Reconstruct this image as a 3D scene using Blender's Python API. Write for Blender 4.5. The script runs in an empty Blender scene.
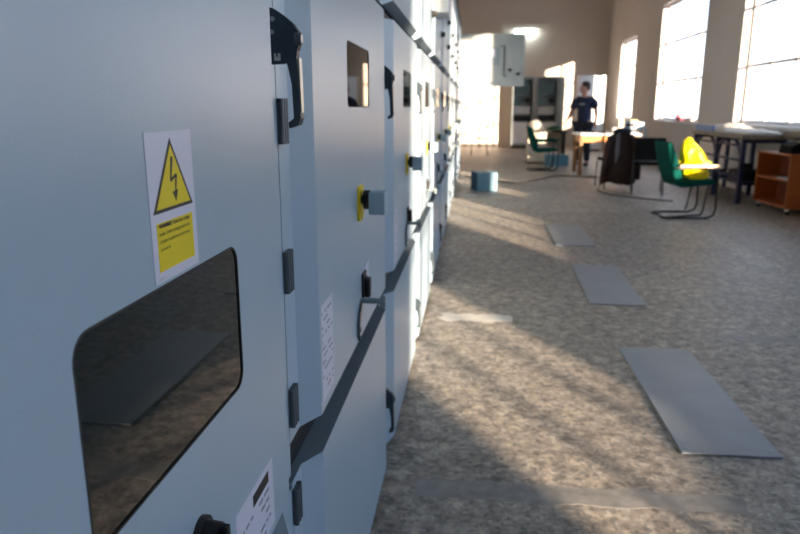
import bpy, bmesh, math, random
from mathutils import Vector, Matrix
random.seed(7)
C = bpy.context.scene.collection
PI = math.pi
# ---------------------------------------------------------------- materials
def mat(name, col, rough=.5, metal=0.0, var=.06, scale=6.0, bump=0.0, bscale=200.0, emit=None, spec=.5, stretch=(1,1,1), coat=0):
    m = bpy.data.materials.new(name); m.use_nodes = True
    n = m.node_tree.nodes; l = m.node_tree.links; b = n['Principled BSDF']
    b.inputs['Roughness'].default_value = rough; b.inputs['Metallic'].default_value = metal
    b.inputs['Specular IOR Level'].default_value = spec
    b.inputs['Coat Weight'].default_value = coat; b.inputs['Coat Roughness'].default_value = .15
    tc = n.new('ShaderNodeTexCoord'); mp = n.new('ShaderNodeMapping'); mp.inputs['Scale'].default_value = stretch
    l.new(tc.outputs['Object'], mp.inputs['Vector'])
    nz = n.new('ShaderNodeTexNoise'); nz.inputs['Scale'].default_value = scale; nz.inputs['Detail'].default_value = 5
    l.new(mp.outputs['Vector'], nz.inputs['Vector'])
    cr = n.new('ShaderNodeValToRGB'); e = cr.color_ramp.elements
    e[0].position = .3; e[1].position = .7
    e[0].color = (*[max(0, c*(1-var)) for c in col], 1); e[1].color = (*[min(1, c*(1+var)) for c in col], 1)
    l.new(nz.outputs['Fac'], cr.inputs['Fac']); l.new(cr.outputs['Color'], b.inputs['Base Color'])
    if bump:
        n2 = n.new('ShaderNodeTexNoise'); n2.inputs['Scale'].default_value = bscale; n2.inputs['Detail'].default_value = 3
        l.new(mp.outputs['Vector'], n2.inputs['Vector'])
        bp = n.new('ShaderNodeBump'); bp.inputs['Strength'].default_value = bump; bp.inputs['Distance'].default_value = .002
        l.new(n2.outputs['Fac'], bp.inputs['Height']); l.new(bp.outputs['Normal'], b.inputs['Normal'])
    if emit:
        b.inputs['Emission Color'].default_value = (*emit[0], 1); b.inputs['Emission Strength'].default_value = emit[1]
    return m
M = {}
M['paint'] = mat('cabinet_paint', (.37,.485,.58), .28, var=.02, bump=.12, bscale=420, spec=.7)
M['inner'] = mat('inner_door_paint', (.50,.53,.53), .45, var=.03)
M['body'] = mat('cabinet_body_paint', (.33,.46,.54), .5, var=.03)
M['trim'] = mat('seam_shade_trim', (.155,.205,.25), .6, spec=.2)  # door edge colour darkened to carry the shade of the seams
M['glass'] = mat('dark_window_glass', (.012,.016,.015), .02, var=.1, spec=.5)
M['rubber'] = mat('black_rubber', (.012,.012,.013), .5)
M['hinge'] = mat('dark_grey_hinge', (.085,.10,.115), .42, metal=.3)
M['handle'] = mat('blue_black_handle', (.022,.038,.052), .42)
M['steel'] = mat('brushed_steel', (.55,.52,.47), .35, metal=.9, bump=.1)
M['zinc'] = mat('zinc_plated', (.30,.36,.38), .38, metal=.7)
M['black'] = mat('black_plastic', (.010,.010,.012), .45)
M['yellow'] = mat('yellow_print', (.80,.62,.0), .45, var=.03)
M['paper'] = mat('sticker_white', (.66,.67,.78), .45, var=.02)
M['ink'] = mat('black_ink', (.015,.013,.012), .5)
M['inkgrey'] = mat('grey_ink', (.22,.23,.30), .5)
M['wall'] = mat('plaster_wall', (.58,.515,.465), .85, var=.04, scale=1.2, bump=.2, bscale=60)
M['wallr'] = mat('window_wall_plaster', (.64,.585,.55), .85, var=.03, scale=1.2, bump=.2, bscale=60)
M['ceil'] = mat('ceiling_plaster', (.70,.67,.63), .9, var=.03, scale=1)
M['reveal'] = mat('white_sill_paint', (.78,.76,.74), .6, var=.03)
M['mullion'] = mat('window_frame_paint', (.62,.58,.56), .5)
M['base'] = mat('dark_skirting', (.06,.05,.045), .6)
M['plate'] = mat('floor_plate_paint', (.235,.26,.29), .42, var=.07, scale=5, bump=.05, bscale=150)
M['patch'] = mat('smooth_screed', (.245,.232,.218), .6, var=.28, scale=18, bump=.3, bscale=90)
M['patchl'] = mat('pale_screed', (.52,.49,.45), .55, var=.12, scale=7, bump=.3, bscale=90)
M['orange'] = mat('orange_wood', (.36,.088,.012), .45, var=.14, scale=5, stretch=(1,1,7))
M['wood'] = mat('yellow_wood', (.46,.17,.03), .45, var=.14, scale=5, stretch=(1,7,7))
M['legwood'] = mat('brown_wood', (.25,.11,.04), .5, var=.2, scale=5, stretch=(7,7,1))
M['armwood'] = mat('varnished_beech', (.68,.48,.30), .35, var=.1, scale=8, stretch=(1,8,8))
M['green'] = mat('green_upholstery', (.0,.050,.040), .85, spec=.1, var=.15, bump=.4, bscale=300)
M['tube'] = mat('black_tube', (.018,.018,.020), .32, metal=.3)
M['bluesteel'] = mat('navy_steel', (.012,.018,.07), .45)
M['bluebox'] = mat('blue_painted_metal', (.10,.23,.32), .5)
M['bluedark'] = mat('dark_blue_panel', (.03,.09,.14), .5)
M['chairblack'] = mat('black_upholstery', (.008,.008,.009), .8, spec=.15)
M['shadewood'] = mat('shelf_shade_wood', (.16,.035,.014), .55, var=.15, scale=5)  # orange wood darkened: shade inside the shelf put into the colour
M['jacket'] = mat('brown_leather', (.040,.022,.017), .8, spec=.2, var=.3, bump=.5, bscale=30)
M['lining'] = mat('grey_lining', (.12,.11,.12), .7)
M['navycloth'] = mat('navy_cloth', (.014,.02,.045), .8)
M['bag'] = mat('yellow_plastic_bag', (.90,.68,.0), .35, var=.12, scale=9, bump=.8, bscale=25)
M['bagprint'] = mat('green_print', (.35,.62,.02), .4)
M['cream'] = mat('cream_paint', (.62,.56,.45), .6)
M['white'] = mat('white_paint', (.78,.78,.78), .5, var=.03)
M['greycab'] = mat('grey_cabinet_paint', (.36,.42,.45), .45)
M['teal'] = mat('teal_device', (.16,.27,.27), .4)
M['skin'] = mat('skin', (.50,.25,.19), .5, var=.05)
M['hair'] = mat('dark_hair', (.035,.022,.015), .7, var=.3, scale=60)
M['shirt'] = mat('navy_shirt', (.016,.024,.06), .85, var=.15, scale=14)
M['print'] = mat('shirt_print', (.28,.30,.34), .7)
M['jeans'] = mat('dark_jeans', (.016,.018,.030), .85, var=.2, scale=20)
M['paperwarm'] = mat('crumpled_paper', (.68,.57,.45), .7, var=.12, scale=7)
M['bluefold'] = mat('blue_cover', (.20,.30,.52), .6)
M['bench'] = mat('bench_top_board', (.22,.18,.14), .6, var=.15, scale=3, stretch=(4,1,4))
M['card'] = mat('cardboard', (.45,.33,.2), .8)
M['red'] = mat('red_plastic', (.36,.03,.06), .5)
M['plant'] = mat('green_cloth', (.03,.09,.03), .8)
M['lamp'] = mat('lamp_diffuser', (.9,.95,.92), .4, var=.01, emit=((.88,1,.95), 14))
M['sackw'] = mat('shade_darkened_sack', (.24,.225,.21), .7, var=.1)  # sack colour darkened so it reads as out of the sun
M['cable'] = mat('grey_cable', (.10,.09,.08), .6)
M['extground'] = mat('pale_ground', (.5,.48,.45), .9, var=.1, scale=.4)
M['extwall'] = mat('outer_render', (.30,.285,.27), .9, var=.06, scale=.7)
def window_glass():
    m = bpy.data.materials.new('clear_window_glass'); m.use_nodes = True
    n = m.node_tree.nodes; l = m.node_tree.links; n.clear()
    o = n.new('ShaderNodeOutputMaterial'); mx = n.new('ShaderNodeMixShader'); t = n.new('ShaderNodeBsdfTransparent'); g = n.new('ShaderNodeBsdfGlossy')
    nz = n.new('ShaderNodeTexNoise'); nz.inputs['Scale'].default_value = 2; cr = n.new('ShaderNodeValToRGB')
    cr.color_ramp.elements[0].color = (.90,.90,.91,1); cr.color_ramp.elements[1].color = (.97,.97,.97,1)
    l.new(nz.outputs['Fac'], cr.inputs['Fac']); l.new(cr.outputs['Color'], t.inputs['Color'])
    g.inputs['Roughness'].default_value = .03
    mx.inputs['Fac'].default_value = .06
    l.new(t.outputs[0], mx.inputs[1]); l.new(g.outputs[0], mx.inputs[2]); l.new(mx.outputs[0], o.inputs['Surface'])
    return m
M['clear'] = window_glass()
def floor_mat():
    m = bpy.data.materials.new('worn_terrazzo_floor'); m.use_nodes = True
    n = m.node_tree.nodes; l = m.node_tree.links; b = n['Principled BSDF']
    tc = n.new('ShaderNodeTexCoord')
    def noise(sc, det=6, rough=.6):
        z = n.new('ShaderNodeTexNoise'); z.inputs['Scale'].default_value = sc; z.inputs['Detail'].default_value = det
        z.inputs['Roughness'].default_value = rough; l.new(tc.outputs['Object'], z.inputs['Vector']); return z
    def ramp(src, stops):
        r = n.new('ShaderNodeValToRGB'); e = r.color_ramp.elements
        while len(e) < len(stops): e.new(.5)
        for i, (p, c) in enumerate(stops): e[i].position = p; e[i].color = (*c, 1)
        l.new(src, r.inputs['Fac']); return r
    def mixc(f, a, c, mode='MIX'):
        x = n.new('ShaderNodeMix'); x.data_type = 'RGBA'; x.blend_type = mode
        if isinstance(f, float): x.inputs[0].default_value = f
        else: l.new(f, x.inputs[0])
        l.new(a, x.inputs[6]); l.new(c, x.inputs[7]); return x.outputs[2]
    big = ramp(noise(2.6, 8, .7).outputs['Fac'], [(.3,(.235,.212,.19)), (.5,(.285,.258,.23)), (.7,(.335,.302,.268))])
    v = n.new('ShaderNodeTexVoronoi'); v.inputs['Scale'].default_value = 62; l.new(tc.outputs['Object'], v.inputs['Vector'])
    sep = n.new('ShaderNodeSeparateColor'); l.new(v.outputs['Color'], sep.inputs[0])
    agg = ramp(sep.outputs[0], [(.0,(.05,.06,.07)), (.22,(.34,.33,.32)), (.55,(.62,.55,.47)), (.85,(.95,.85,.72)), (1,(1.0,1.0,.98))])
    col = mixc(.42, big.outputs['Color'], agg.outputs['Color'], 'OVERLAY')
    med = ramp(noise(16, 4, .6).outputs['Fac'], [(.36,(.22,.22,.22)), (.5,(.47,.47,.47)), (.64,(.72,.71,.69))])
    col = mixc(.7, col, med.outputs['Color'], 'OVERLAY')
    # slabs and repairs: large voronoi cells with their own tone
    mp = n.new('ShaderNodeMapping'); mp.inputs['Scale'].default_value = (.55,.42,1); mp.inputs['Location'].default_value = (.3,.1,0); l.new(tc.outputs['Object'], mp.inputs['Vector'])
    vb = n.new('ShaderNodeTexVoronoi'); vb.distance = 'CHEBYCHEV'; vb.inputs['Scale'].default_value = 1.3; l.new(mp.outputs['Vector'], vb.inputs['Vector'])
    sb = n.new('ShaderNodeSeparateColor'); l.new(vb.outputs['Color'], sb.inputs[0])
    slab = ramp(sb.outputs[1], [(0,(.42,.42,.43)), (.5,(.5,.5,.5)), (1,(.58,.575,.57))])
    col = mixc(.8, col, slab.outputs['Color'], 'OVERLAY')
    l.new(col, b.inputs['Base Color'])
    rr = n.new('ShaderNodeMapRange'); rr.inputs[3].default_value = .42; rr.inputs[4].default_value = .62
    l.new(noise(3).outputs['Fac'], rr.inputs[0]); l.new(rr.outputs[0], b.inputs['Roughness'])
    bp = n.new('ShaderNodeBump'); bp.inputs['Strength'].default_value = .35; bp.inputs['Distance'].default_value = .003
    l.new(noise(70, 5).outputs['Fac'], bp.inputs['Height']); l.new(bp.outputs['Normal'], b.inputs['Normal'])
    return m
M['floor'] = floor_mat()
# ---------------------------------------------------------------- mesh builder
class MB:
    def __init__(s): s.v = []; s.f = []; s.m = []; s.mats = []; s.sm = []
    def mi(s, m):
        if m not in s.mats: s.mats.append(m)
        return s.mats.index(m)
    def add(s, vs, fs, m, smooth=False, mx=None):
        o = len(s.v); i = s.mi(m)
        s.v += [tuple(mx @ Vector(p)) if mx else tuple(p) for p in vs]
        for f in fs: s.f.append([o+k for k in f]); s.m.append(i); s.sm.append(smooth)
        return s
    def box(s, a, b, m, bev=0, mx=None):
        if bev:
            bm = bmesh.new(); bmesh.ops.create_cube(bm, size=1)
            for v in bm.verts: v.co = Vector([(a[i]+b[i])/2 + v.co[i]*(b[i]-a[i]) for i in range(3)])
            bmesh.ops.bevel(bm, geom=bm.edges[:], offset=bev, segments=2, affect='EDGES', profile=.5)
            return s.bm(bm, m, mx)
        x0,y0,z0 = a; x1,y1,z1 = b
        return s.add([(x0,y0,z0),(x1,y0,z0),(x1,y1,z0),(x0,y1,z0),(x0,y0,z1),(x1,y0,z1),(x1,y1,z1),(x0,y1,z1)],
              [(0,3,2,1),(4,5,6,7),(0,1,5,4),(1,2,6,5),(2,3,7,6),(3,0,4,7)], m, False, mx)
    def bm(s, bm, m, mx=None, smooth=False):
        bm.verts.index_update()
        s.add([v.co[:] for v in bm.verts], [[v.index for v in f.verts] for f in bm.faces], m, smooth, mx); bm.free(); return s
    def cyl(s, p, q, r, m, r2=None, n=16, caps=True):
        p = Vector(p); q = Vector(q); d = (q-p).normalized(); r2 = r if r2 is None else r2
        u = d.orthogonal().normalized(); w = d.cross(u)
        vs = []
        for c, rr in ((p, r), (q, r2)):
            for k in range(n):
                a = 2*PI*k/n; vs.append(c + u*math.cos(a)*rr + w*math.sin(a)*rr)
        s.add(vs, [(k, (k+1)%n, n+(k+1)%n, n+k) for k in range(n)], m, True)
        if caps: s.add(vs, [list(range(n))[::-1], list(range(n, 2*n))], m)
        return s
    def tube(s, pts, r, m, n=8):
        pts = [Vector(p) for p in pts]; rings = []; up = None; N = len(pts)
        for i, p in enumerate(pts):
            d = (pts[min(i+1, N-1)] - pts[max(i-1, 0)]).normalized()
            if up is None: up = d.orthogonal().normalized()
            else: up = (up - d*up.dot(d)).normalized()
            w = d.cross(up); rings.append([p + up*math.cos(2*PI*k/n)*r + w*math.sin(2*PI*k/n)*r for k in range(n)])
        vs = [v for rg in rings for v in rg]
        fs = [(i*n+k, i*n+(k+1)%n, (i+1)*n+(k+1)%n, (i+1)*n+k) for i in range(N-1) for k in range(n)]
        s.add(vs, fs, m, True); s.add(rings[0]+rings[-1], [list(range(n))[::-1], list(range(n, 2*n))], m); return s
    def prism(s, poly, axis, a, b, m, mx=None):          # poly: 2D outline; axis 0/1/2 is extruded from a to b
        def P(u, v, w): return [(w,u,v), (u,w,v), (u,v,w)][axis]
        n = len(poly); vs = [P(u,v,a) for u,v in poly] + [P(u,v,b) for u,v in poly]
        s.add(vs, [list(range(n))[::-1], list(range(n,2*n))] + [(k,(k+1)%n,n+(k+1)%n,n+k) for k in range(n)], m, False, mx); return s
    def ball(s, c, r, m, seg=16, mx=None):
        bm = bmesh.new(); bmesh.ops.create_uvsphere(bm, u_segments=seg, v_segments=seg//2+2, radius=1)
        for v in bm.verts: v.co = Vector([c[i] + v.co[i]*r[i] for i in range(3)])
        return s.bm(bm, m, mx, True)
    def build(s, name, parent=None, loc=None):
        me = bpy.data.meshes.new(name); me.from_pydata(s.v, [], s.f); me.update()
        for m in s.mats: me.materials.append(M[m])
        for p, i, sm in zip(me.polygons, s.m, s.sm): p.material_index = i; p.use_smooth = sm
        bm = bmesh.new(); bm.from_mesh(me); bmesh.ops.recalc_face_normals(bm, faces=bm.faces); bm.to_mesh(me); bm.free()
        o = bpy.data.objects.new(name, me); C.objects.link(o)
        if parent is not None: o.parent = parent
        if loc is not None: o.location = loc
        return o
def arc(c, r, a0, a1, n=8): return [(c[0]+r*math.cos(a0+(a1-a0)*k/n), c[1]+r*math.sin(a0+(a1-a0)*k/n)) for k in range(n+1)]
def rrect(x0, y0, x1, y1, r, n=6):
    return (arc((x1-r,y1-r), r, 0, PI/2, n) + arc((x0+r,y1-r), r, PI/2, PI, n) + arc((x0+r,y0+r), r, PI, 1.5*PI, n) + arc((x1-r,y0+r), r, 1.5*PI, 2*PI, n))
def empty(name, loc=(0,0,0), rz=0):
    o = bpy.data.objects.new(name, None); C.objects.link(o); o.location = loc; o.rotation_euler.z = rz; o.empty_display_size = .1; return o
def tag(o, label=None, cat=None, group=None):
    if label: o['label'] = label
    if cat: o['category'] = cat
    if group: o['group'] = group
    return o
def struct(o): o['kind'] = 'structure'; return o
def copy_tree(o, parent=None):
    c = o.copy(); C.objects.link(c)
    if parent is not None: c.parent = parent
    for ch in list(o.children): copy_tree(ch, c)
    return c
def text_bm(body, size, font_bold=False):
    cu = bpy.data.curves.new('t', 'FONT'); cu.body = body; cu.size = size; cu.align_x = 'LEFT'; cu.resolution_u = 2
    if font_bold: cu.offset = size*.02
    o = bpy.data.objects.new('t', cu); C.objects.link(o)
    dg = bpy.context.evaluated_depsgraph_get(); me = bpy.data.meshes.new_from_object(o.evaluated_get(dg))
    bpy.data.objects.remove(o); vs = [v.co[:] for v in me.vertices]; fs = [list(p.vertices) for p in me.polygons]
    bpy.data.meshes.remove(me); return vs, fs
# ---------------------------------------------------------------- switchgear cabinets
XF, XC, XB = -.275, -.305, -.325      # door face, flange, body front
FACE, PITCH, CH = .943, 1.181, .052
FL = (PITCH-FACE)/2 - CH - .002
def door_tray(z0, z1, cz=.03, hole=None, cz0=None, edge='trim'):
    """door as a chamfered tray, Y from 0..FACE for the face, local X=0 on the face plane."""
    mb = MB(); d = XC-XF; bk = XB-XF; cz0 = cz if cz0 is None else cz0
    F = [(0,0,z0),(0,FACE,z0),(0,FACE,z1),(0,0,z1)]
    I = [(d,-CH,z0-cz0),(d,FACE+CH,z0-cz0),(d,FACE+CH,z1+cz),(d,-CH,z1+cz)]
    O = [(d,-CH-FL,z0-cz0),(d,FACE+CH+FL,z0-cz0),(d,FACE+CH+FL,z1+cz),(d,-CH-FL,z1+cz)]
    B = [(bk,y,z) for _,y,z in O]
    vs = I+O+B+F
    fs = [(12+k,12+(k+1)%4,(k+1)%4,k) for k in (1,3)]                 # side chamfers
    mb.add(vs, [(12+k,12+(k+1)%4,(k+1)%4,k) for k in (0,2)], 'trim')   # top and bottom edges, seam shade put into the colour
    fs += [(1,5,6,2),(3,7,4,0)]                                       # flanges
    fs += [(4,7,11,8),(5,9,10,6)]
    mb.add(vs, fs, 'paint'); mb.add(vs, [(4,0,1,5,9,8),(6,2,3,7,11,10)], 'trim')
    if hole is None:
        mb.add(F, [(0,1,2,3)], 'paint')
    else:
        y0,a0,y1,a1,r = hole; loop = rrect(y0,a0,y1,a1,r)
        bm = bmesh.new()
        ov = [bm.verts.new(p) for p in F]; iv = [bm.verts.new((0,y,z)) for y,z in loop]
        es = [bm.edges.new((ov[k],ov[(k+1)%4])) for k in range(4)] + [bm.edges.new((iv[k],iv[(k+1)%len(iv)])) for k in range(len(iv))]
        bmesh.ops.triangle_fill(bm, use_beauty=True, edges=es)
        mb.bm(bm, 'paint')
        n = len(loop); mb.add([(0,y,z) for y,z in loop]+[(-.012,y,z) for y,z in loop], [(k,(k+1)%n,n+(k+1)%n,n+k) for k in range(n)], 'rubber')
    return mb
def ring(mb, o, i, x0, x1, m):
    n = len(o); vs = [(x0,y,z) for y,z in o]+[(x0,y,z) for y,z in i]+[(x1,y,z) for y,z in o]+[(x1,y,z) for y,z in i]
    fs = []
    for k in range(n):
        j = (k+1)%n; fs += [(k,j,n+j,n+k),(2*n+k,3*n+k,3*n+j,2*n+j),(k,2*n+k,2*n+j,j),(n+k,n+j,3*n+j,3*n+k)]
    mb.add(vs, fs, m); return mb
def add_window(parent, hole):
    y0,z0,y1,z1,r = hole
    g = MB(); g.prism(rrect(y0,z0,y1,z1,r), 0, -.010, -.0012, 'glass'); g.build('window_pane', parent)
    s = MB(); ring(s, rrect(y0,z0,y1,z1,r), rrect(y0+.0022,z0+.0022,y1-.0022,z1-.0022,r-.002), -.006, .0004, 'rubber'); s.build('window_seal', parent)
def hinge(parent, z):
    """three-knuckled hinge block on the near flange; z is its middle."""
    m = MB(); y = -CH-.050; d = XC-XF
    m.box((d,y-.018,z-.034),(d+.004,y+.016,z+.034),'hinge',.003)
    for k in (-.012,0,.012): m.cyl((d+.005,y+k,z-.035),(d+.005,y+k,z+.035),.0052,'hinge',n=10)
    return m.build('hinge', parent)
def swing_handle(parent, z):
    """flat bracket plate with hanging lever on the far chamfer; z is the top of the plate."""
    h = MB(); y = FACE+CH+.034; d = XC-XF
    P = [(d,z),(d+.013,z-.004),(d+.028,z-.014),(d+.040,z-.024),(d+.048,z-.036),(d+.050,z-.050),(d+.046,z-.062),(d+.044,z-.076),(d+.028,z-.080),(d,z-.081)]
    h.prism([(u,v) for u,v in P], 1, y-.008, y+.008, 'handle')
    L = [(d+.030,z-.074),(d+.045,z-.070),(d+.047,z-.12),(d+.0485,z-.158),(d+.045,z-.168),(d+.031,z-.173),(d+.030,z-.165),(d+.0385,z-.158),(d+.037,z-.11)]
    h.prism(L, 1, y-.011, y+.011, 'handle')
    h.prism([(d+.0475,z-.072),(d+.0485,z-.072),(d+.0500,z-.150),(d+.0485,z-.150)], 1, y-.008, y+.008, 'steel')
    h.cyl((d+.043,y-.006,z-.046),(d+.053,y-.006,z-.046),.009,'hinge'); h.cyl((d+.053,y-.006,z-.046),(d+.0535,y-.006,z-.046),.006,'steel')
    for a,b in ((.011,-.018),(.009,-.036)): h.cyl((d+a,y-.0095,z+b),(d+a,y-.007,z+b),.0035,'zinc')
    h.box((d+.012,y-.0105,z-.076),(d+.021,y-.0075,z-.066),'steel'); h.box((d+.0155,y-.0115,z-.071),(d+.0175,y-.010,z-.064),'ink')
    return h.build('swing_handle', parent)
def rotary_switch(parent, y, z):
    s = MB(); s.prism(rrect(y-.034,z-.042,y+.034,z+.042,.010), 0, .0, .005, 'yellow')
    s.cyl((.005,y,z+.008),(.014,y,z+.008),.010,'black'); s.cyl((.012,y,z+.008),(.026,y,z+.008),.0235,'black')
    s.cyl((.012,y,z+.008),(.008,y,z+.008),.0235,'black',r2=.012)
    k = parent
    o = s.build('rotary_switch', parent)
    g = MB(); g.box((.026,y-.026,z-.026),(.066,y+.026,z+.029),'white',.004)
    for a in (-.020,.023): g.cyl((.056,y-.027,z+a),(.056,y-.025,z+a),.003,'ink')
    o['label'] = 'yellow plate with black rotary switch'
    g.mats = ['body']
    g.build('padlock_box', parent); return o
def lock(parent, y, z):
    s = MB(); s.box((0,y-.026,z-.034),(.006,y+.026,z+.034),'black',.002); s.box((.006,y-.014,z-.030),(.020,y+.014,z+.020),'black',.003)
    s.cyl((.020,y,z-.018),(.0225,y,z-.018),.006,'white'); s.build('lock', parent)
    s = MB(); s.box((0,y+.030,z-.05),(.0012,y+.095,z+.045),'paper'); s.box((.0012,y+.04,z-.01),(.0016,y+.06,z+.012),'ink'); s.build('lock_label', parent)
def crank_lever(parent, y, z):
    s = MB(); s.cyl((0,y,z),(.052,y,z),.0072,'zinc',n=12); s.cyl((.050,y,z),(.064,y,z),.013,'zinc'); s.box((.050,y-.008,z-.020),(.060,y+.008,z),'zinc',.002)
    s.build('crank_lever', parent)
    s = MB(); P = [(y-.01,z+.004),(y-.045,z-.02),(y-.058,z-.045),(y-.058,z-.075),(y-.045,z-.09),(y-.035,z-.075),(y+.03,z-.01)]
    s.prism(P, 0, .0, .0035, 'steel')
    s.tube([(.005,P[k][0],P[k][1]) for k in range(5)], .003, 'hinge', 6); s.cyl((.0035,y-.046,z-.062),(.009,y-.046,z-.062),.006,'zinc')
    s.build('crank_bracket', parent)
def info_sticker(parent, y0, z0, y1, z1, dark=True):
    s = MB(); s.box((0,y0,z0),(.0007,y1,z1),'paper'); w = y1-y0; h = z1-z0; x = .0007
    if dark: s.box((x,y0+.42*w,z1-.26*h),(.0010,y0+.86*w,z1-.10*h),'ink')
    rnd = random.Random(int(z0*1000)); zz = z1-.34*h if dark else z1-.08*h
    while zz > z0+.06*h:
        yy = y0+.08*w
        while yy < y1-.12*w:
            L = rnd.uniform(.04,.14)*w
            if rnd.random() < .5: s.box((x,yy,zz-.004),(.0010,min(yy+L,y1-.06*w),zz),'inkgrey')
            yy += L+.04*w
        zz -= .014
    if dark: s.box((x,y0+.20*w,z0+.22*h),(.0011,y0+.29*w,z0+.38*h),'ink'); s.box((x,y0+.33*w,z0+.18*h),(.0011,y0+.38*w,z0+.27*h),'ink')
    return s.build('information_sticker', parent)
def warning_sticker(parent, y0, z0, y1, z1):
    s = MB(); s.box((0,y0,z0),(.0006,y1,z1),'paper'); w = y1-y0; h = z1-z0
    T = lambda c, k: [(y0+w*(.5+(u-.5)*k), z1-h*(c+(v-c)*k)) for u,v in ((.06,.535),(.94,.535),(.5,.045))]
    s.prism(T(.37,1.0), 0, .0006, .0009, 'ink'); s.prism(T(.37,.85), 0, .0009, .0011, 'yellow')
    B = [(.50,.175),(.575,.175),(.545,.29),(.63,.275),(.565,.42),(.605,.415),(.545,.485),(.505,.405),(.54,.42),(.565,.325),(.475,.345)]
    # lightning arrow drawn as thin strokes
    def st(a, b, t0, t1):
        a = Vector((y0+w*a[0], z1-h*a[1])); b = Vector((y0+w*b[0], z1-h*b[1])); n = Vector((-(b-a).y,(b-a).x)).normalized()
        s.prism([tuple(a-n*t0),tuple(b-n*t1),tuple(b+n*t1),tuple(a+n*t0)], 0, .0011, .0014, 'ink')
    st((.51,.175),(.455,.335),.0022,.0012); st((.455,.335),(.585,.30),.0013,.0013); st((.585,.30),(.545,.43),.0016,.0010)
    s.prism([(y0+w*.48,z1-h*.415),(y0+w*.60,z1-h*.405),(y0+w*.545,z1-h*.485)], 0, .0011, .0014, 'ink')
    s.box((.0006,y0+.10*w,z0+.07*h),(.0009,y0+.90*w,z0+.40*h),'yellow')
    R = Matrix(((0,0,1,0),(1,0,0,0),(0,1,0,0),(0,0,0,1)))
    for k, (t, b) in enumerate((('WARNING!  Hazardous voltage', 1),('inside. Only working inside area', 0),('of plant is authorised by trained', 0),('personnel.', 0))):
        vs, fs = text_bm(t, .0050, b); s.add(vs, fs, 'ink', False, Matrix.Translation((.0011, y0+.14*w, z0+.365*h-k*.0068)) @ R)
    vs, fs = text_bm('WARNING!', .0052, True); s.add(vs, fs, 'ink', False, Matrix.Translation((.00115, y0+.14*w, z0+.365*h)) @ R)
    vs, fs = text_bm('label  24-1', .003); s.add(vs, fs, 'inkgrey', False, Matrix.Translation((.0008, y0+.08*w, z0+.02*h)) @ R)
    return s.build('warning_sticker', parent)
def knob(parent, y, z, name='rotary_knob', r=.022):
    s = MB(); s.cyl((0,y,z),(.006,y,z),r*1.25,'black'); s.cyl((.006,y,z),(.022,y,z),r,'black',r2=r*.9); s.box((.022,y-r*.25,z-r*.85),(.032,y+r*.25,z+r*.85),'black',.002)
    return s.build(name, parent)
Z_LOW, Z_MID, Z_UP, Z_TOP = (.035,.604), (.680,1.530), (1.590,2.560), 2.80
def cabinet_body(parent):
    b = MB(); b.box((-1.35,-.117,0.0),(XB-XF,FACE+.117,Z_TOP),'body')
    b.box((-1.35,-.117,Z_TOP),(XB-XF+.03,FACE+.117,Z_TOP+.03),'base')
    b.box((XB-XF,-.11,.56),(XB-XF+.004,FACE+.11,.72),'rubber'); b.box((XB-XF,-.11,1.50),(XB-XF+.004,FACE+.11,1.62),'rubber')  # black strips painted behind the seams as their deep shadow slits
    return b.build('body', parent)
def near_door(parent):
    hole = (.428,.919,.768,1.094,.022)
    d = door_tray(.652, Z_MID[1], hole=hole).build('door', parent); add_window(d, hole)
    warning_sticker(d, .560, 1.097, .656, 1.229); info_sticker(d, .712, .665, .862, .768)
    knob(d, .612, .812, r=.018); swing_handle(d, 1.392); return d
def common_door(parent):
    hole = (.325,1.390,.636,1.532-.142+.142,.018); hole = (.325,1.249,.636,1.390,.016)
    d = door_tray(*Z_MID, hole=hole, cz=.0).build('door', parent); add_window(d, hole)
    rotary_switch(d, .462, 1.022); lock(d, .500, .805); crank_lever(d, .458, .775)
    info_sticker(d, .010, .700, .115, .890, False); swing_handle(d, 1.385)
    for z in (1.228,.985,.745): hinge(d, z)
    return d
def lower_door(parent, near=False):
    d = (door_tray(.035,.568,cz0=.02) if near else door_tray(*Z_LOW, cz=.0, cz0=.02)).build('lower_door', parent); hinge(d, .555); hinge(d, .20); swing_handle(d, .300); return d
def upper_door(parent, knobs=True):
    d = door_tray(*Z_UP, cz0=.02).build('instrument_door', parent)
    hinge(d, 1.72); hinge(d, 2.4)
    if knobs:
        for z in (1.80,2.02): knob(d, .85, z, 'door_knob', .020)
        m = MB()
        for k in range(3): m.box((0,.14+k*.22,2.18),(.006,.29+k*.22,2.34),'inkgrey',.002)
        m.build('meter_row', d)
    return d
row = []
def cabinet(k, door): 
    e = empty('switchgear_cabinet', (XF, 1.172+PITCH*(k-1), 0)); cabinet_body(e); door(e); lower_door(e, k == 0); return e
c0 = cabinet(0, near_door); upper_door(c0, False)
for ch in list(c0.children):
    if ch.name.startswith('door'):
        for z in (1.228,.985,.745): hinge(ch, z)
c1 = cabinet(1, common_door); upper_door(c1, True)
row = {0: c0, 1: c1}
for k in [-1] + list(range(2, 12)):
    c = copy_tree(c1); c.location.y = 1.172+PITCH*(k-1); row[k] = c
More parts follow.
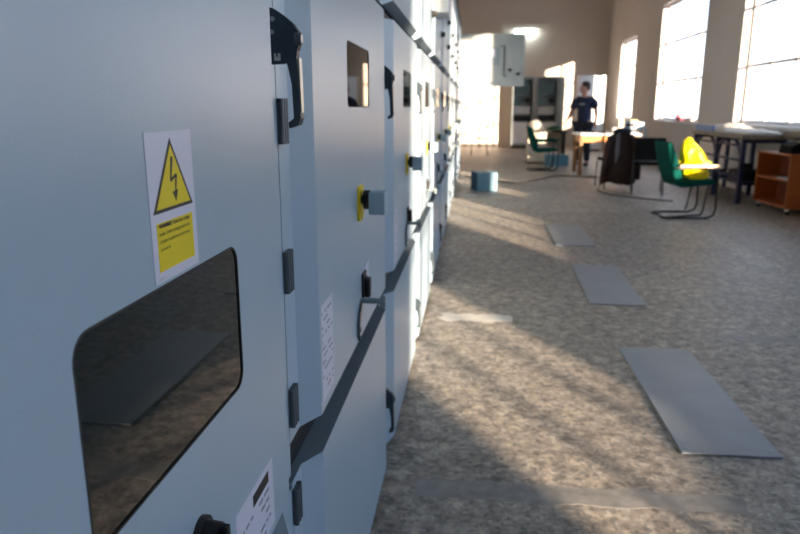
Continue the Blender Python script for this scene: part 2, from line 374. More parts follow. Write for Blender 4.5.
words = {-1:'grey switchgear cabinet just beside and behind the camera, out of frame on the left',
 0:'nearest grey switchgear cabinet with triangular lightning warning sticker above a low dark window',
 1:'grey switchgear cabinet just beyond the lightning sticker one, with high dark window and crank lever',
 2:'third grey switchgear cabinet from the left edge, its slanted edge shaded blue',
 3:'fourth switchgear cabinet of the row, first whose slanted edge is blazing in sunlight',
 4:'fifth switchgear cabinet of the row, sunlit, with a small box fixed high on its front',
 5:'sixth switchgear cabinet of the row, just past the one with the small high box',
 6:'seventh switchgear cabinet of the row, standing in blue shade at its edge',
 7:'eighth switchgear cabinet of the row, in shade before the second sunlit stretch',
 8:'ninth switchgear cabinet of the row, where the second sun patch on the floor begins',
 9:'tenth switchgear cabinet of the row, beside the blue box on the floor',
 10:'eleventh switchgear cabinet, last one before the wide open upper door',
 11:'farthest switchgear cabinet of the row, its upper door standing wide open'}
for k, c in row.items(): tag(c, words[k], 'cabinet', 'row of grey switchgear cabinets')
# small box high on the fifth cabinet
b = MB(); b.box((.001,.06,1.86),(.085,.40,2.42),'white',.004); b.box((.085,.10,2.05),(.088,.36,2.36),'paper'); b.build('relay_box', row[4])
# farthest cabinet: its upper door is swung open across the aisle
last = row[11]
for ch in list(last.children):
    if ch.name.startswith('instrument_door'):
        for g in list(ch.children): bpy.data.objects.remove(g)
        bpy.data.objects.remove(ch)
od = MB()
W0, W1 = .0, 1.14
od.box((W0,-.110,1.615),(W1,-.085,2.52),'inner')
od.box((W0,-.140,1.615),(W0+.02,-.11,2.52),'inner'); od.box((W1-.02,-.140,1.615),(W1,-.11,2.52),'inner')
od.box((W0+.02,-.140,2.50),(W1-.02,-.11,2.52),'inner'); od.box((W0+.02,-.140,1.615),(W1-.02,-.11,1.635),'inner')
od.box((.90,-.128,1.635),(.93,-.110,2.50),'inner')
door = od.build('open_instrument_door', last)
w = MB(); w.box((.28,-.113,1.98),(.70,-.110,2.30),'greycab'); w.box((.33,-.115,2.12),(.62,-.113,2.26),'paper'); w.build('document_pocket', door)
w = MB(); w.tube([(.70,-.118,2.31),(.775,-.118,2.31),(.775,-.118,1.79),(.82,-.118,1.79)], .011, 'hinge'); w.build('stay_rod', door)
for a, z in ((.885,1.90),(1.03,1.83)):
    w = MB(); w.cyl((a,-.142,z),(a,-.109,z),.030,'black'); w.box((a-.045,-.150,z-.012),(a+.03,-.140,z+.012),'black',.002); w.build('latch', door)
# ---------------------------------------------------------------- room
YN, YE, XL, XR, ZC = -7.5, 22.0, -1.66, 4.1, 5.4
struct(MB().box((XL-.3,YN-.3,-.15),(XR+.3,YE+1.2,0),'floor').build('floor'))
struct(MB().box((XL-.3,YN-.3,ZC),(XR+.3,YE+1.2,ZC+.15),'ceil').build('ceiling'))
struct(MB().box((XL-.3,YN-.3,0),(XL,YE+1.2,ZC),'wall').build('wall_left'))
struct(MB().box((XL,YN-.3,0),(XR,YN,ZC),'wall').build('wall_near'))
e = MB(); e.box((XL,YE,0),(.74,YE+1.2,ZC),'wall'); e.box((.74,YE+.55,0),(XR,YE+1.2,ZC),'wall'); struct(e.build('wall_far'))
struct(MB().box((XL,YE-.02,0),(.74,YE,.12),'base').build('baseboard_far'))
SUN_M = 1.72
WIN = [(-4.85,-2.80,1.0,3.8), (-.35,2.10,1.0,3.8), (3.60,6.26,1.0,3.8), (9.15,11.6,1.0,3.62), (13.4,16.5,.97,3.45), (18.9,20.75,.93,3.05)]
TH = .2
r = MB(); y = YN-.3
for (a,b_,z0,z1) in WIN:
    r.box((XR,y,0),(XR+TH,a,ZC),'wallr'); r.box((XR,a,0),(XR+TH,b_,z0),'wallr'); r.box((XR,a,z1),(XR+TH,b_,ZC),'wallr'); y = b_
r.box((XR,y,0),(XR+TH,YE+1.2,ZC),'wallr'); struct(r.build('wall_right'))
for i, (a,b_,z0,z1) in enumerate(WIN):
    f = MB(); X = XR+TH-.07; t = .042
    f.box((X,a,z0),(X+.05,a+.05,z1),'mullion'); f.box((X,b_-.05,z0),(X+.05,b_,z1),'mullion'); f.box((X,a+.05,z0),(X+.05,b_-.05,z0+.05),'mullion'); f.box((X,a+.05,z1-.05),(X+.05,b_-.05,z1),'mullion')
    n = round((b_-a)/.78)
    for k in range(1, n):
        yy = a+(b_-a)*k/n; f.box((X+.005,yy-t/2,z0+.05),(X+.045,yy+t/2,z1-.05),'mullion')
    for k in (1,2):
        zz = z0+(z1-z0)*k/3; f.box((X+.008,a+.05,zz-t/2),(X+.042,b_-.05,zz+t/2),'mullion')
    w = struct(f.build('window_%d' % (i+1)))
    MB().box((X+.02,a+.01,z0+.01),(X+.026,b_-.01,z1-.01),'clear').build('pane', w)
    MB().box((XR-.03,a-.03,z0-.035),(XR+TH-.07,b_+.03,z0+.001),'reveal').build('window_sill', w)
struct(MB().box((-60,-90,-.6),(140,150,-.5),'extground').build('ground_outside'))
# ---------------------------------------------------------------- floor details
plate_spots = [(.968,2.955,0.0,'large near grey steel floor cover with screws, closest of the three to the camera'),(.968,4.92,-.03,'middle grey steel floor cover in the aisle'),(.965,6.85,-.02,'farthest of the three grey steel floor covers')]
p0 = None
for x, y, rz, lab in plate_spots:
    if p0 is None:
        p0 = MB().box((-.178,-.57,.0),(.178,.57,.008),'plate',.002).build('floor_cover_plate')
        for a in (-.15,.15):
            for b_ in (-.53,.53): MB().cyl((a,b_,.008),(a,b_,.0105),.009,'zinc').build('screw', p0)
        o = p0
    else: o = copy_tree(p0)
    o.location = (x,y,.001); o.rotation_euler.z = rz; tag(o, lab, 'floor plate', 'grey steel floor covers in the aisle')
def flat(name, pts, m, z=.0006):
    s = MB(); s.prism(pts, 2, .0, z, m); return struct(s.build(name))
rn = random.Random(3)
def ragged(x0,y0,x1,y1,j=.02,n=14):
    P = [(x0+(x1-x0)*k/n, y0+rn.uniform(-j,j)) for k in range(n)] + [(x1+rn.uniform(-j,j), y0+(y1-y0)*k/4) for k in range(4)]
    P += [(x1-(x1-x0)*k/n, y1+rn.uniform(-j,j)) for k in range(n)] + [(x0+rn.uniform(-j,j), y1-(y1-y0)*k/4) for k in range(4)]
    return P
flat('trim_1', ragged(-.17,2.01,.90,2.115,.008), 'patch')
flat('trim_2', ragged(-.17,3.92,.24,4.06,.02), 'patchl')
flat('trim_3', ragged(1.45,3.70,1.82,3.80,.015), 'patch')
flat('trim_4', ragged(-.2,9.85,.05,10.0,.02), 'patchl')
# ---------------------------------------------------------------- furniture
def cantilever_chair(name, loc, rz, arm, label):
    e = empty(name, loc, rz)      # faces +X
    for s in (-1,1):
        y = s*.25; P = [(.02,0,.018),(-.02,y*.6,.018),(.02,y,.018),(.46,y,.018),(.53,y,.05),(.55,y,.12),(.545,y,.30),(.54,y,.50),(.50,y,.575),(.40,y,.59),(.05,y,.58)]
        MB().tube(P, .013, 'tube').build('frame', e)
        P = [(.60,y*.78,.02),(.50,y*.78,.02)]
        a = MB(); a.box((.10,y-.028,.592),(.56,y+.028,.622),arm,.008); a.build('armrest', e)
        MB().tube([(.40,y*.88,.05),(.42,y*.88,.10),(.46,y*.88,.39)], .011, 'tube').build('stay', e)
    MB().tube([(.40,-.22,.05),(.10,-.22,.03),(.02,-.18,.018)], .011, 'tube').build('base_bar', e)
    s = MB(); s.prism([(.10,.385),(.16,.36),(.50,.39),(.56,.41),(.57,.435),(.52,.452),(.16,.435),(.10,.45)], 1, -.225, .225, 'green'); s.build('seat', e)
    s = MB(); s.prism([(.12,.37),(.17,.42),(.14,.55),(.075,.72),(.02,.86),(-.02,.875),(-.04,.85),(.0,.66),(.05,.50)], 1, -.215, .215, 'green'); s.build('backrest', e)
    for nm in ('seat','backrest'):
        pass
    for ch in e.children:
        if ch.name.startswith(('seat','backrest')):
            bv = ch.modifiers.new('b','BEVEL'); bv.width = .02; bv.segments = 3
    return tag(e, label, 'chair')
cantilever_chair('cantilever_chair', (2.17,8.20,0), math.radians(6), 'armwood', 'green upholstered cantilever chair with pale wooden arms and a yellow bag on it')
cantilever_chair('cantilever_chair', (1.10,14.1,0), math.radians(4), 'green', 'green cantilever chair left of the wooden table, with green arms')
# yellow bag on the chair
def blob(name, prof, depth, m, loc, rz=0, seed=1, parent=None, jit=.02):
    """bag-like body: rings up z with half widths (w, d) plus noise"""
    rd = random.Random(seed); s = MB(); n = 18; vs = []
    for z, w, cx in prof:
        for k in range(n):
            a = 2*PI*k/n; q = 1+rd.uniform(-jit,jit)*3
            vs.append((cx+w*math.copysign(abs(math.cos(a))**.8, math.cos(a))*q, depth*(w/max(p[1] for p in prof))**.5*math.sin(a)*q, z+rd.uniform(-jit,jit)*.3))
    N = len(prof); fs = [(i*n+k,i*n+(k+1)%n,(i+1)*n+(k+1)%n,(i+1)*n+k) for i in range(N-1) for k in range(n)]
    s.add(vs, fs+[list(range(n))[::-1], list(range((N-1)*n,N*n))], m, m != 'bag')
    return s.build(name, parent, loc)
bag = blob('shopping_bag', [(.0,.13,.02),(.03,.155,.01),(.10,.165,.0),(.20,.15,-.01),(.28,.13,-.03),(.34,.10,-.06),(.40,.06,-.09),(.45,.025,-.10)], .12, 'bag', (2.53,8.22,.454), jit=.04, seed=4)
tag(bag, 'crumpled bright yellow plastic bag sitting on the green chair', 'bag')
MB().box((.04,-.152,.14),(.15,-.125,.20),'bagprint',.004).build('bag_print', bag)
# orange shelf unit on castors
e = empty('shelf_unit', (3.65,8.38,0), math.radians(4)); L = .80; Dp = .29
tag(e, 'orange wooden shelf unit on castors, open front, at the right edge', 'shelf')
for y0 in (0, L-.022): MB().box((0,y0,.075),(Dp,y0+.022,.69),'orange',.002).build('side_panel', e)
MB().box((-.01,-.01,.69),(Dp+.01,L+.01,.715),'orange',.003).build('top_panel', e)
MB().box((.01,.022,.08),(Dp,L-.022,.105),'orange').build('bottom_panel', e)
MB().box((.01,.022,.39),(Dp,L-.022,.41),'orange').build('shelf', e)
MB().box((Dp-.015,.022,.105),(Dp-.003,L-.022,.69),'shadewood').build('back_panel', e)
for a in (.05,Dp-.06):
    for b_ in (.04,L-.06):
        c = MB(); c.cyl((a,b_-.012,.026),(a,b_+.012,.026),.026,'black'); c.box((a-.02,b_-.018,.05),(a+.02,b_+.018,.075),'white'); c.build('castor', e)
p = MB().box((3.68,8.50,.4101),(3.85,8.78,.425),'paper',.002).build('paper_stack'); tag(p, 'stack of white paper on the middle shelf of the orange unit', 'paper')
# black instrument case on the shelf unit
bb = MB(); bb.prism([(0,0),(.25,0),(.25,.08),(.22,.125),(.10,.135),(.02,.09)], 1, 0, .34, 'chairblack'); o = bb.build('instrument_case', None, (3.66,8.44,.7152))
bv = o.modifiers.new('b','BEVEL'); bv.width = .015; bv.segments = 2
tag(o, 'black instrument case on top of the orange shelf unit', 'case'); MB().tube([(.10,.17,.13),(.11,.17,.165),(.20,.17,.165),(.22,.17,.125)], .008, 'tube').build('carry_handle', o)
# workbench by the window wall
e = empty('workbench', (3.44,9.35,0)); tag(e, 'workbench on navy blue steel frames below the windows', 'workbench')
MB().box((0,0,.84),(.60,2.1,.90),'bench',.006).build('bench_top', e)
for y in (.06,1.03,2.03):
    s = MB()
    s.box((.02,y-.03,0),(.08,y+.03,.84),'bluesteel'); s.box((.52,y-.03,0),(.57,y+.03,.84),'bluesteel'); s.box((.08,y-.02,.25),(.52,y+.02,.29),'bluesteel'); s.box((.08,y-.02,.79),(.52,y+.02,.84),'bluesteel')
    s.build('trestle', e)
for z in (.33,.55,.74):
    for q in (0,1): MB().box((.035,.09+q*.97,z),(.065,1.0+q*.97,z+.03),'bluesteel').build('rail', e)
for yc, s_ in ((.09,1),(1.0,-1),(1.06,1),(2.0,-1)):
    MB().tube([(.05,yc,.50),(.05,yc+s_*.03,.64),(.05,yc+s_*.12,.76),(.05,yc+s_*.26,.82)], .024, 'bluesteel').build('curved_brace', e)
MB().box((.09,.1,.24),(.51,2.0,.26),'bluesteel').build('lower_shelf', e)
o = MB(); o.box((0,0,0),(.34,.30,.16),'black',.01); o.cyl((.0,.08,.08),(-.02,.08,.08),.03,'zinc'); o.box((.1,.08,.16),(.24,.22,.24),'black',.01); o = o.build('power_tool_case', None, (3.56,9.75,.2602)); tag(o, 'black machine case on the lower shelf of the blue bench', 'case')
e = empty('radiator', (3.97,7.2,0)); tag(e, 'pale radiator under the right-hand window behind the orange shelf unit', 'radiator')
for k in range(26): MB().box((0,k*.078,.16),(.10,k*.078+.062,.84),'cream',.012).build('radiator_section', e)
for z in (.20,.78): MB().cyl((.05,-.02,z),(.05,2.03,z),.022,'cream').build('header_pipe', e)
for y in (.07,1.90): MB().box((.02,y,0),(.08,y+.04,.17),'cream').build('foot', e)
def sheet(name, x0,y0,x1,y1,z,h,m,seed,label,cat):
    rd = random.Random(seed); nx, ny = 12, 30; vs = []
    for i in range(nx+1):
        for j in range(ny+1):
            u = i/nx; v = j/ny; f = max(0,math.sin(PI*u))**.5*max(0,math.sin(PI*v))**.5
            vs.append((x0+(x1-x0)*u+rd.uniform(-.01,.01), y0+(y1-y0)*v, z+.004+f*h*(.55+.3*math.sin(v*9+seed)+rd.uniform(-.2,.2))))
    fs = [(i*(ny+1)+j,(i+1)*(ny+1)+j,(i+1)*(ny+1)+j+1,i*(ny+1)+j+1) for i in range(nx) for j in range(ny)]
    s = MB(); s.add(vs, fs, m, True); o = s.build(name); md = o.modifiers.new('s','SOLIDIFY'); md.thickness = .004; md.offset = 1; return tag(o, label, cat)
sheet('crumpled_paper', 3.50,9.45,4.0,11.35,.902,.13,'paperwarm',2,'heap of crumpled cream wrapping paper on the bench under the windows','paper')
o = MB().box((0,0,0),(.03,.80,.085),'bluefold',.004).build('blue_folder', None, (3.455,10.55,.901)); tag(o, 'blue folder standing at the bench end before the crumpled paper', 'folder')
o = MB(); rp = []
for k in range(15):
    t = k/14; rp.append((3.99+.004*math.sin(t*8), 7.25+2.1*t, .910+.004*math.sin(t*11)))
o.tube(rp, .064, 'bench', 14); o.cyl((3.99,7.21,.905),(3.99,7.26,.905),.035,'card'); o = o.build('rolled_sheet', None); tag(o, 'long dark roll of sheeting lying on the radiator under the window', 'roll')
# wooden table
e = empty('wooden_table', (1.92,13.15,0)); tag(e, 'wooden work table with yellow-orange apron in front of the standing man', 'table')
MB().box((0,0,.735),(1.15,.85,.765),'white',.003).build('tabletop', e)
s = MB(); s.box((.10,.03,.61),(1.08,.05,.735),'wood'); s.box((.10,.80,.61),(1.08,.82,.735),'wood'); s.box((.05,.05,.61),(.07,.80,.735),'wood'); s.box((1.08,.05,.61),(1.10,.80,.735),'wood'); s.build('apron', e)
for a in (.04,1.05):
    for b_ in (.03,.76): MB().prism([(a,b_),(a+.065,b_),(a+.065,b_+.065),(a,b_+.065)], 2, 0, .735, 'legwood').build('leg', e)
def tb(name, x, y, w, d, h, m, label, cat, z=.7652, rz=0):
    o = MB().box((-w/2,-d/2,0),(w/2,d/2,h),m,min(.004,h/4)).build(name, None, (x,y,z)); o.rotation_euler.z = rz; return tag(o, label, cat)
tb('paper_sheet', 2.12,13.4,.30,.42,.006,'paper','white paper lying on the left end of the wooden table','paper')
tb('paper_sheet', 2.82,13.45,.34,.40,.02,'paper','stack of white papers on the right end of the wooden table','paper',rz=.3)
tb('laptop', 2.45,13.7,.34,.24,.03,'black','black flat device lying in the middle of the wooden table','device')
tb('file_box', 2.82,13.85,.12,.20,.27,'cream','pale upright file box on the wooden table right of the man','box')
o = MB(); o.cyl((0,0,0),(0,0,.11),.045,'white'); o.cyl((0,0,.11),(0,0,.112),.038,'ink'); o = o.build('cup', None, (2.78,13.25+.0,.786)); tag(o, 'white cup standing on the papers of the wooden table', 'cup'); o.location = (2.60,13.3,.7652)
# side stand with grey device behind
e = empty('side_stand', (3.14,15.1,0)); tag(e, 'small grey stand by the window wall behind the wooden table', 'stand')
MB().box((0,0,.78),(.5,.45,.81),'greycab').build('stand_top', e)
for a in (.02,.44):
    for b_ in (.02,.39): MB().box((a,b_,0),(a+.04,b_+.04,.78),'greycab').build('leg', e)
o = MB(); o.box((0,0,0),(.40,.30,.13),'greycab',.01); o.box((.12,.05,.13),(.28,.25,.18),'card',.01); o.box((.03,-.004,.03),(.20,0,.10),'ink'); o = o.build('measuring_device', None, (3.17,15.15,.8102)); tag(o, 'grey measuring device on the small stand by the wall', 'device')
# jacket chair and black chair
def office_chair(loc, rz, label):
    e = empty('visitor_chair', loc, rz); tag(e, label, 'chair', 'black visitor chairs')
    MB().box((-.22,-.21,.42),(.22,.21,.47),'chairblack',.02).build('seat', e)
    MB().box((-.21,-.245,.50),(.21,-.205,.82),'chairblack',.018).build('backrest', e)
    for a in (-.21,.21):
        MB().tube([(a,-.25,0),(a,-.215,.30),(a,-.215,.55),(a*.9,-.235,.72)], .011, 'tube').build('leg', e)
        MB().tube([(a,.24,0),(a,.20,.41)], .011, 'tube').build('leg', e)
    return e
office_chair((2.22,11.2,0), .12, 'black visitor chair with a brown jacket hanging over its back')
office_chair((2.575,10.50,0), -.2, 'bare black visitor chair between the jacket and the green chair')
def jacket():
    rd = random.Random(5); s = MB(); vs = []; rows = 16; n = 28
    for i in range(rows+1):
        t = i/rows; z = .895-.80*t
        hw = .10+.115*min(1,t*4)+.06*t; dp = .045+.025*t
        for k in range(n):
            a = 2*PI*k/n; q = 1+.10*math.sin(a*5+t*2)*t+rd.uniform(-.02,.02)
            vs.append((hw*math.cos(a)*q+.0*t-.03*t, dp*math.sin(a)*q*1.1, z+.03*t*math.sin(a*3+1)))
    s.add(vs, [(i*n+k,i*n+(k+1)%n,(i+1)*n+(k+1)%n,(i+1)*n+k) for i in range(rows) for k in range(n)]+[list(range(n))], 'jacket', True)
    o = s.build('hanging_jacket', None, (2.235,10.88,0)); o.rotation_euler.z = .12
    for sgn in (-1,1):
        a = MB(); P = [(sgn*.12,-.03,.84),(sgn*.20,-.06,.74),(sgn*.235,-.085,.55),(sgn*.26,-.09,.35),(sgn*.265,-.085,.16)]
        pts = [Vector(p) for p in P]; vs = []; n2 = 12
        for i, p in enumerate(pts):
            r_ = .062-.006*i
            for k in range(n2): vs.append((p.x+r_*math.cos(2*PI*k/n2), p.y+r_*.8*math.sin(2*PI*k/n2), p.z))
        a.add(vs, [(i*n2+k,i*n2+(k+1)%n2,(i+1)*n2+(k+1)%n2,(i+1)*n2+k) for i in range(4) for k in range(n2)]+[list(range(n2)),list(range(4*n2,5*n2))], 'jacket', True); a.build('sleeve', o)
    MB().prism([(-.10,.84),(-.05,.87),(-.04,.55),(-.09,.40),(-.11,.60)], 1, -.092, -.070, 'lining').build('lining', o)
    MB().tube([(-.12,-.02,.87),(-.08,-.05,.905),(0,-.06,.915),(.08,-.05,.905),(.12,-.02,.87)], .034, 'navycloth').build('collar', o)
    return tag(o, 'dark brown leather jacket hung over the back of a chair', 'jacket')
jacket()
# blue box on floor
o = MB(); o.box((0,0,.0),(.32,.34,.28),'bluebox',.004); o.box((-.004,.01,.01),(0,.33,.27),'bluedark'); o.box((.14,.12,.28),(.18,.22,.286),'tube')
o = o.build('blue_crate', None, (.06,10.42,0)); o.rotation_euler.z = math.radians(16); tag(o, 'small blue metal box standing alone on the floor near the cabinets', 'box')
# small wooden chair far left
e = empty('school_chair', (.12,18.6,0), 0); tag(e, 'small wooden chair on thin legs far off beneath the open upper door', 'chair')
MB().box((-.20,-.20,.43),(.22,.20,.455),'legwood',.006).build('seat', e); MB().box((.21,-.19,.68),(.235,.19,.83),'legwood',.006).build('backrest', e)
for b_ in (-.18,.18):
    MB().tube([(-.20,b_,0),(-.17,b_,.43)], .012, 'tube').build('leg', e); MB().tube([(.24,b_,0),(.20,b_,.43),(.225,b_,.80)], .012, 'tube').build('leg', e)
# desk with sack behind the second green chair
e = empty('steel_desk', (1.20,15.68,0)); tag(e, 'cream desk with dark top behind the far green chair', 'desk')
MB().box((-.02,0,.70),(.86,.6,.735),'tube',.004).build('desk_top', e); MB().box((0,.03,.04),(.40,.57,.70),'cream',.004).build('pedestal', e); MB().box((.40,.50,.25),(.78,.53,.70),'cream').build('modesty_panel', e)

for a in (.02,.78): MB().box((a-.02,.03,0),(a+.04,.57,.04 if a<.5 else .70),'tube').build('foot', e)
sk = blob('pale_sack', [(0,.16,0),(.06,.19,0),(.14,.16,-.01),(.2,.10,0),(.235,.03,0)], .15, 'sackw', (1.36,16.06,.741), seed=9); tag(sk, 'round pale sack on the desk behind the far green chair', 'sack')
sk = blob('green_rag', [(0,.16,0),(.04,.17,0),(.08,.10,0),(.10,.03,0)], .12, 'plant', (1.80,15.98,.741), seed=11); tag(sk, 'dark green cloth bundle beside the pale round sack', 'cloth')
tb('blue_toolbox', 1.80,15.35,.50,.28,.24,'bluebox','grey-blue toolbox on the floor under the desk', 'box', z=0)
# far equipment cabinets
def far_cab(x, w, lab):
    e = empty('equipment_cabinet', (x,21.6,0)); tag(e, lab, 'cabinet', 'open grey equipment cabinets at the far wall')
    s = MB(); s.box((0,.45,.10),(w,.50,2.15),'greycab'); s.box((0,0,.10),(.04,.45,2.15),'greycab'); s.box((w-.04,0,.10),(w,.45,2.15),'greycab'); s.box((.04,0,2.09),(w-.04,.45,2.15),'greycab'); s.box((.04,0,.10),(w-.04,.45,.16),'greycab'); s.build('housing', e)
    MB().box((0,0,0),(w,.5,.10),'base').build('plinth', e)
    MB().box((.10,.30,1.62),(w-.12,.449,2.0),'teal',.01).build('relay_panel', e)
    MB().box((.04,-.02,.16),(w-.04,.02,.80),'white',.006).build('lower_cover', e)
    MB().box((.06,.20,1.02),(w-.10,.449,1.28),'white',.02).build('breaker', e)
    MB().box((.08,.15,.84),(w-.10,.44,.98),'ink',.006).build('cable_tray', e)
    s = MB(); s.cyl((w*.72,.14,1.45),(w*.72,.44,1.45),.09,'black'); s.build('cable_socket', e)
    MB().box((.06,.25,1.30),(w*.5,.44,1.50),'teal',.01).build('terminal_block', e)
    return e
far_cab(1.13,.66,'left one of two open grey equipment cabinets at the far wall'); far_cab(1.86,.66,'right one of two open grey equipment cabinets at the far wall')
o = MB(); o.box((0,0,.03),(.14,.42,2.13),'greycab',.004); o.box((.02,.02,0),(.12,.40,.03),'base'); o = o.build('side_panel_cabinet', None, (2.54,21.6,0)); tag(o, 'narrow pale grey column cabinet right of the two open cabinets', 'cabinet')
# white tall board by the far corner
e = empty('white_locker', (2.93,20.55,0)); tag(e, 'tall white locker at the far right corner behind the man', 'locker')
s = MB(); s.box((0,0,.05),(.75,.40,2.13),'white',.004); s.build('body', e); MB().box((.05,.02,0),(.70,.38,.05),'base').build('plinth', e)
for a in (.01,.38): MB().box((a,-.018,.08),(a+.36,0,2.1),'white',.004).build('door', e)
# hanging fluorescent lamp
o = MB(); o.cyl((-.32,0,0),(.32,0,0),.075,'lamp'); o.build; 
e = empty('fluorescent_lamp', (1.50,21.93+.55-.12,3.50)); tag(e, 'short glowing fluorescent lamp on the far wall above the open cabinets', 'lamp')
MB().box((-.38,0,.07),(.38,.119,.12),'white').build('housing', e)
l_ = MB(); l_.cyl((-.34,.02,0),(.34,.02,0),.085,'lamp'); l_.build('diffuser', e)
# things on the sill
o = MB(); o.box((0,0,0),(.08,.35,.08),'red',.01); o.box((.01,.30,.08),(.07,.36,.16),'red',.01); o = o.build('hand_plane', None, (XR+.02,14.55,.9715)); tag(o, 'red object with raised end on the sill of the farther big window', 'tool')
o = MB().box((0,0,0),(.08,.38,.07),'paperwarm',.01).build('cream_box', None, (XR+.02,13.85,.9715)); tag(o, 'flat cream box beside the red object on the window sill', 'box')
# cables on floor
def cable(pts, label):
    P = []
    for i in range(len(pts)-1):
        for k in range(6):
            t = k/6; p0_ = pts[max(i-1,0)]; p1_ = pts[i]; p2_ = pts[i+1]; p3_ = pts[min(i+2,len(pts)-1)]
            P.append(tuple(.5*((2*p1_[j])+(-p0_[j]+p2_[j])*t+(2*p0_[j]-5*p1_[j]+4*p2_[j]-p3_[j])*t*t+(-p0_[j]+3*p1_[j]-3*p2_[j]+p3_[j])*t**3) for j in (0,1))+(.010,))
    tag(MB().tube(P, .009, 'cable', 6).build('floor_cable'), label, 'cable')
cable([(-.15,12.6),(.3,12.0),(.7,11.6),(1.1,12.1),(1.6,12.9),(2.3,12.6)], 'dark cable winding over the floor from cabinets to wooden table')
cable([(2.7,9.5),(2.2,9.9),(1.9,10.6),(2.3,12.4),(2.1,13.0)], 'dark cable on the floor running under the chairs')
# ---------------------------------------------------------------- person
def skin_body(name, verts, edges, root, m, parent=None, sub=2):
    me = bpy.data.meshes.new(name); me.from_pydata([v[:3] for v in verts], edges, []); o = bpy.data.objects.new(name, me); C.objects.link(o)
    sk = o.modifiers.new('skin','SKIN'); sk.use_smooth_shade = True
    for i, v in enumerate(verts):
        rr = v[3] if isinstance(v[3], tuple) else (v[3], v[3]); me.skin_vertices[0].data[i].radius = rr
        me.skin_vertices[0].data[i].use_root = (i == root)
    o.modifiers.new('sub','SUBSURF').levels = sub; o.modifiers['sub'].render_levels = sub
    dg = bpy.context.evaluated_depsgraph_get(); dg.update(); m2 = bpy.data.meshes.new_from_object(o.evaluated_get(dg))
    bpy.data.objects.remove(o)
    m2.materials.clear(); m2.materials.append(M[m])
    for p in m2.polygons: p.use_smooth = True
    o = bpy.data.objects.new(name, m2); C.objects.link(o)
    if parent is not None: o.parent = parent
    return o
# local frame: faces -X (image left), slightly toward camera; y = depth. right side of body is +Y? (facing -X, right hand is +Y) 
HX, HY = -.50, .866          # the head is turned towards the man's right (image left)
def hp(f, sd, z): return (-.01+HX*f-HY*sd, HY*f+HX*sd, z)
V = [(0,0,.95,(.09,.08)),(0,0,1.10,(.11,.09)),(-.01,0,1.26,(.175,.125)),(-.005,0,1.38,(.16,.11)),(-.01,0,1.47,(.060,.060)),(*hp(.01,0,1.53),(.058,.058)),(*hp(.025,0,1.60),(.076,.082)),(*hp(.015,0,1.68),(.082,.088)),(*hp(.005,0,1.735),(.06,.065)),
 (.0,-.175,1.40,.068),(.02,-.225,1.28,.056),(.03,-.255,1.12,.044),(.0,-.26,.98,.034),(-.02,-.26,.885,.027),
 (-.01,.175,1.40,.068),(-.03,.23,1.27,.056),(-.03,.27,1.12,.045),(-.13,.30,1.01,.036),(-.21,.31,.955,.027),
 (-.02,-.095,.86,.080),(-.05,-.11,.50,.068),(-.04,-.12,.30,.058),(-.02,-.12,.09,.042),(-.09,-.125,.045,.036),(-.15,-.13,.035,.026),
 (.02,.095,.86,.080),(.0,.13,.50,.068),(.08,.14,.30,.058),(.15,.14,.10,.042),(.09,.145,.05,.036),(.03,.15,.035,.026),
 (*hp(.108,0,1.615),.014)]
E_ = [(0,1),(1,2),(2,3),(3,4),(4,5),(5,6),(6,7),(7,8),(3,9),(9,10),(10,11),(11,12),(12,13),(3,14),(14,15),(15,16),(16,17),(17,18),(0,19),(19,20),(20,21),(21,22),(22,23),(23,24),(0,25),(25,26),(26,27),(27,28),(28,29),(29,30),(6,31)]
def fingers(base, dirv, side, i0):
    """palm plus five unequal bent fingers"""
    b = Vector(base); d = Vector(dirv).normalized(); s = Vector(side).normalized(); nrm = d.cross(s)
    V.append((*(b+d*.045), (.032,.016))); pi = len(V)-1; E_.append((i0,pi))
    for k, ln in enumerate((.066,.076,.070,.054)):
        off = s*(-.027+.018*k)
        a = b+d*.085+off; V.append((*a,.0095)); E_.append((pi,len(V)-1))
        a = a+d*ln*.5+nrm*.008; V.append((*a,.0088)); E_.append((len(V)-2,len(V)-1))
        a = a+d*ln*.4+nrm*.018; V.append((*a,.0078)); E_.append((len(V)-2,len(V)-1))
    a = b+d*.035-s*.036; V.append((*a,.0105)); E_.append((i0,len(V)-1))
    a = a+d*.032-s*.014; V.append((*a,.0095)); E_.append((len(V)-2,len(V)-1))
    a = a+d*.026+nrm*.006; V.append((*a,.0085)); E_.append((len(V)-2,len(V)-1))
fingers(V[13][:3], (-.1,0,-1), (-1,0,0), 13); fingers(V[18][:3], (-.8,-.1,-.5), (0,-1,.1), 18)
pers = skin_body('person', V, E_, 0, 'skin')
tag(pers, 'man in navy t-shirt and dark trousers standing behind the wooden table, head turned left', 'person')
def shell(name, idx, edges, grow, root, m):
    mp = {k:i for i,k in enumerate(idx)}
    vs = []
    for k in idx:
        r_ = V[k][3]; r_ = r_ if isinstance(r_, tuple) else (r_,r_); vs.append((*V[k][:3], (r_[0]+grow, r_[1]+grow)))
    return vs, [(mp[a],mp[b]) for a,b in edges], mp[root]
vs, es, rt = shell('shirt', [0,1,2,3,9,10,14,15], [(0,1),(1,2),(2,3),(3,9),(9,10),(3,14),(14,15)], .028, 0, 'shirt')
vs[0] = (0,0,.84,(.190,.16)); vs[1] = (0,0,1.08,(.180,.145)); vs.append((-.01,0,1.43,(.10,.085))); es.append((3,len(vs)-1))
for k in (5,7): vs[k] = (*(Vector(vs[k][:3])+Vector((0,.02 if vs[k][1]>0 else -.02,-.07))), vs[k][3])
skin_body('t_shirt', vs, es, rt, 'shirt', pers)
vs, es, rt = shell('trousers', [0,19,20,21,22,25,26,27,28], [(0,19),(19,20),(20,21),(21,22),(0,25),(25,26),(26,27),(27,28)], .018, 0, 'jeans')
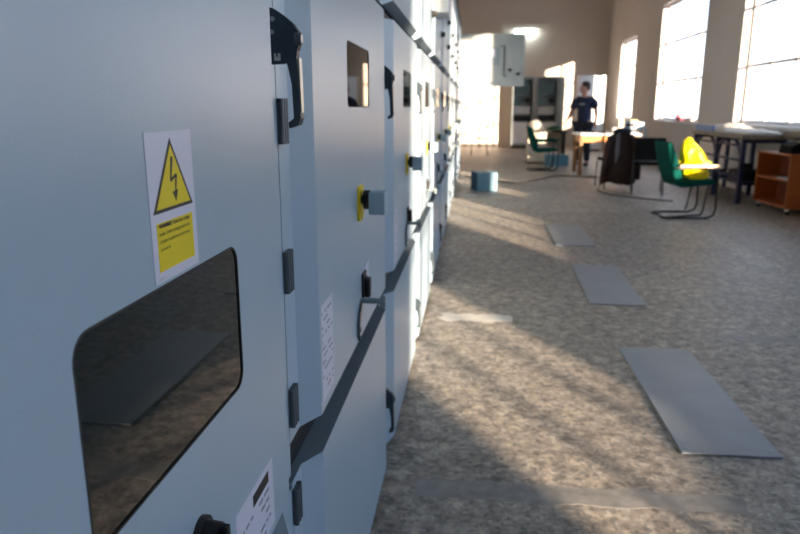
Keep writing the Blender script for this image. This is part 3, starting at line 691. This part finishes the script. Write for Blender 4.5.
vs[1] = (*vs[1][:3],(.125,.125)); vs[5] = (*vs[5][:3],(.125,.125)); vs[0] = (0,0,.94,(.172,.145)); skin_body('trousers', vs, es, rt, 'jeans', pers)
for a, b_ in ((23,24),(29,30)):
    s = MB(); p = Vector(V[a][:3]); q = Vector(V[b_][:3]); mdl = (p+q)/2
    s.ball((mdl.x+.02,mdl.y,.045),(.14,.052,.045),'black'); s.build('shoe', pers)
HM = Matrix.Translation((-.01,0,0)) @ Matrix.Rotation(math.atan2(-HY,-HX), 4, 'Z')      # head frame: -X forward
h = MB(); h.ball((.012,0,1.712),(.098,.088,.078),'hair',mx=HM); h.ball((.055,0,1.655),(.052,.078,.08),'hair',mx=HM); h.build('hair', pers)
for s_ in (-1,1):
    h = MB(); h.ball((-.092,s_*.032,1.655),(.012,.014,.008),'white',10,HM); h.ball((-.102,s_*.032,1.655),(.005,.006,.006),'ink',8,HM); h.build('eye', pers)
    h = MB(); h.ball((-.005,s_*.090,1.635),(.018,.010,.030),'skin',10,HM); h.build('ear', pers)
h = MB(); h.ball((-.098,0,1.570),(.010,.024,.007),'red',10,HM); h.build('mouth', pers)
h = MB(); h.ball((-.185,0,1.31),(.012,.07,.022),'print',10); h.build('shirt_print', pers)
pers.location = (2.33,15.30,0); pers.rotation_euler.z = math.radians(66)
# ---------------------------------------------------------------- light
w = bpy.data.worlds.new('sky'); bpy.context.scene.world = w; w.use_nodes = True
n = w.node_tree.nodes; l = w.node_tree.links; bg = n['Background']
tc = n.new('ShaderNodeTexCoord'); sp = n.new('ShaderNodeSeparateXYZ'); l.new(tc.outputs['Generated'], sp.inputs[0])
cr = n.new('ShaderNodeValToRGB'); cr.color_ramp.elements[0].position = .0; cr.color_ramp.elements[0].color = (1.0,.93,.88,1)
cr.color_ramp.elements[1].position = .6; cr.color_ramp.elements[1].color = (.36,.62,1.0,1); e2 = cr.color_ramp.elements.new(.12); e2.color = (.66,.79,1.0,1)
l.new(sp.outputs['Z'], cr.inputs['Fac']); l.new(cr.outputs['Color'], bg.inputs['Color']); bg.inputs['Strength'].default_value = 5.5
sl = bpy.data.lights.new('sun','SUN'); sl.energy = 41; sl.angle = math.radians(.9); sl.color = (1.0,.80,.58)
so = bpy.data.objects.new('sun', sl); C.objects.link(so)
el = math.radians(8.6); hd = Vector((-1,SUN_M,0)).normalized(); d = Vector((hd.x*math.cos(el), hd.y*math.cos(el), -math.sin(el)))
so.rotation_euler = d.to_track_quat('-Z','Y').to_euler(); so.location = (20,-20,8)
# ---------------------------------------------------------------- camera
cam = bpy.data.cameras.new('camera'); co = bpy.data.objects.new('camera', cam); C.objects.link(co); bpy.context.scene.camera = co
cam.sensor_width = 36; cam.lens = 680/800*36; cam.clip_start = .02; cam.clip_end = 400
pit = math.radians(13.24); yaw = math.atan(75*math.cos(pit)/680)
co.location = (0,0,1.25); co.rotation_euler = (PI/2-pit, 0, yaw)
cam.dof.use_dof = True; cam.dof.focus_distance = .85; cam.dof.aperture_fstop = 7.5
s = bpy.context.scene; s.view_settings.view_transform = 'Standard'; s.view_settings.look = 'None'; s.view_settings.exposure = -0.38; s.view_settings.gamma = 1
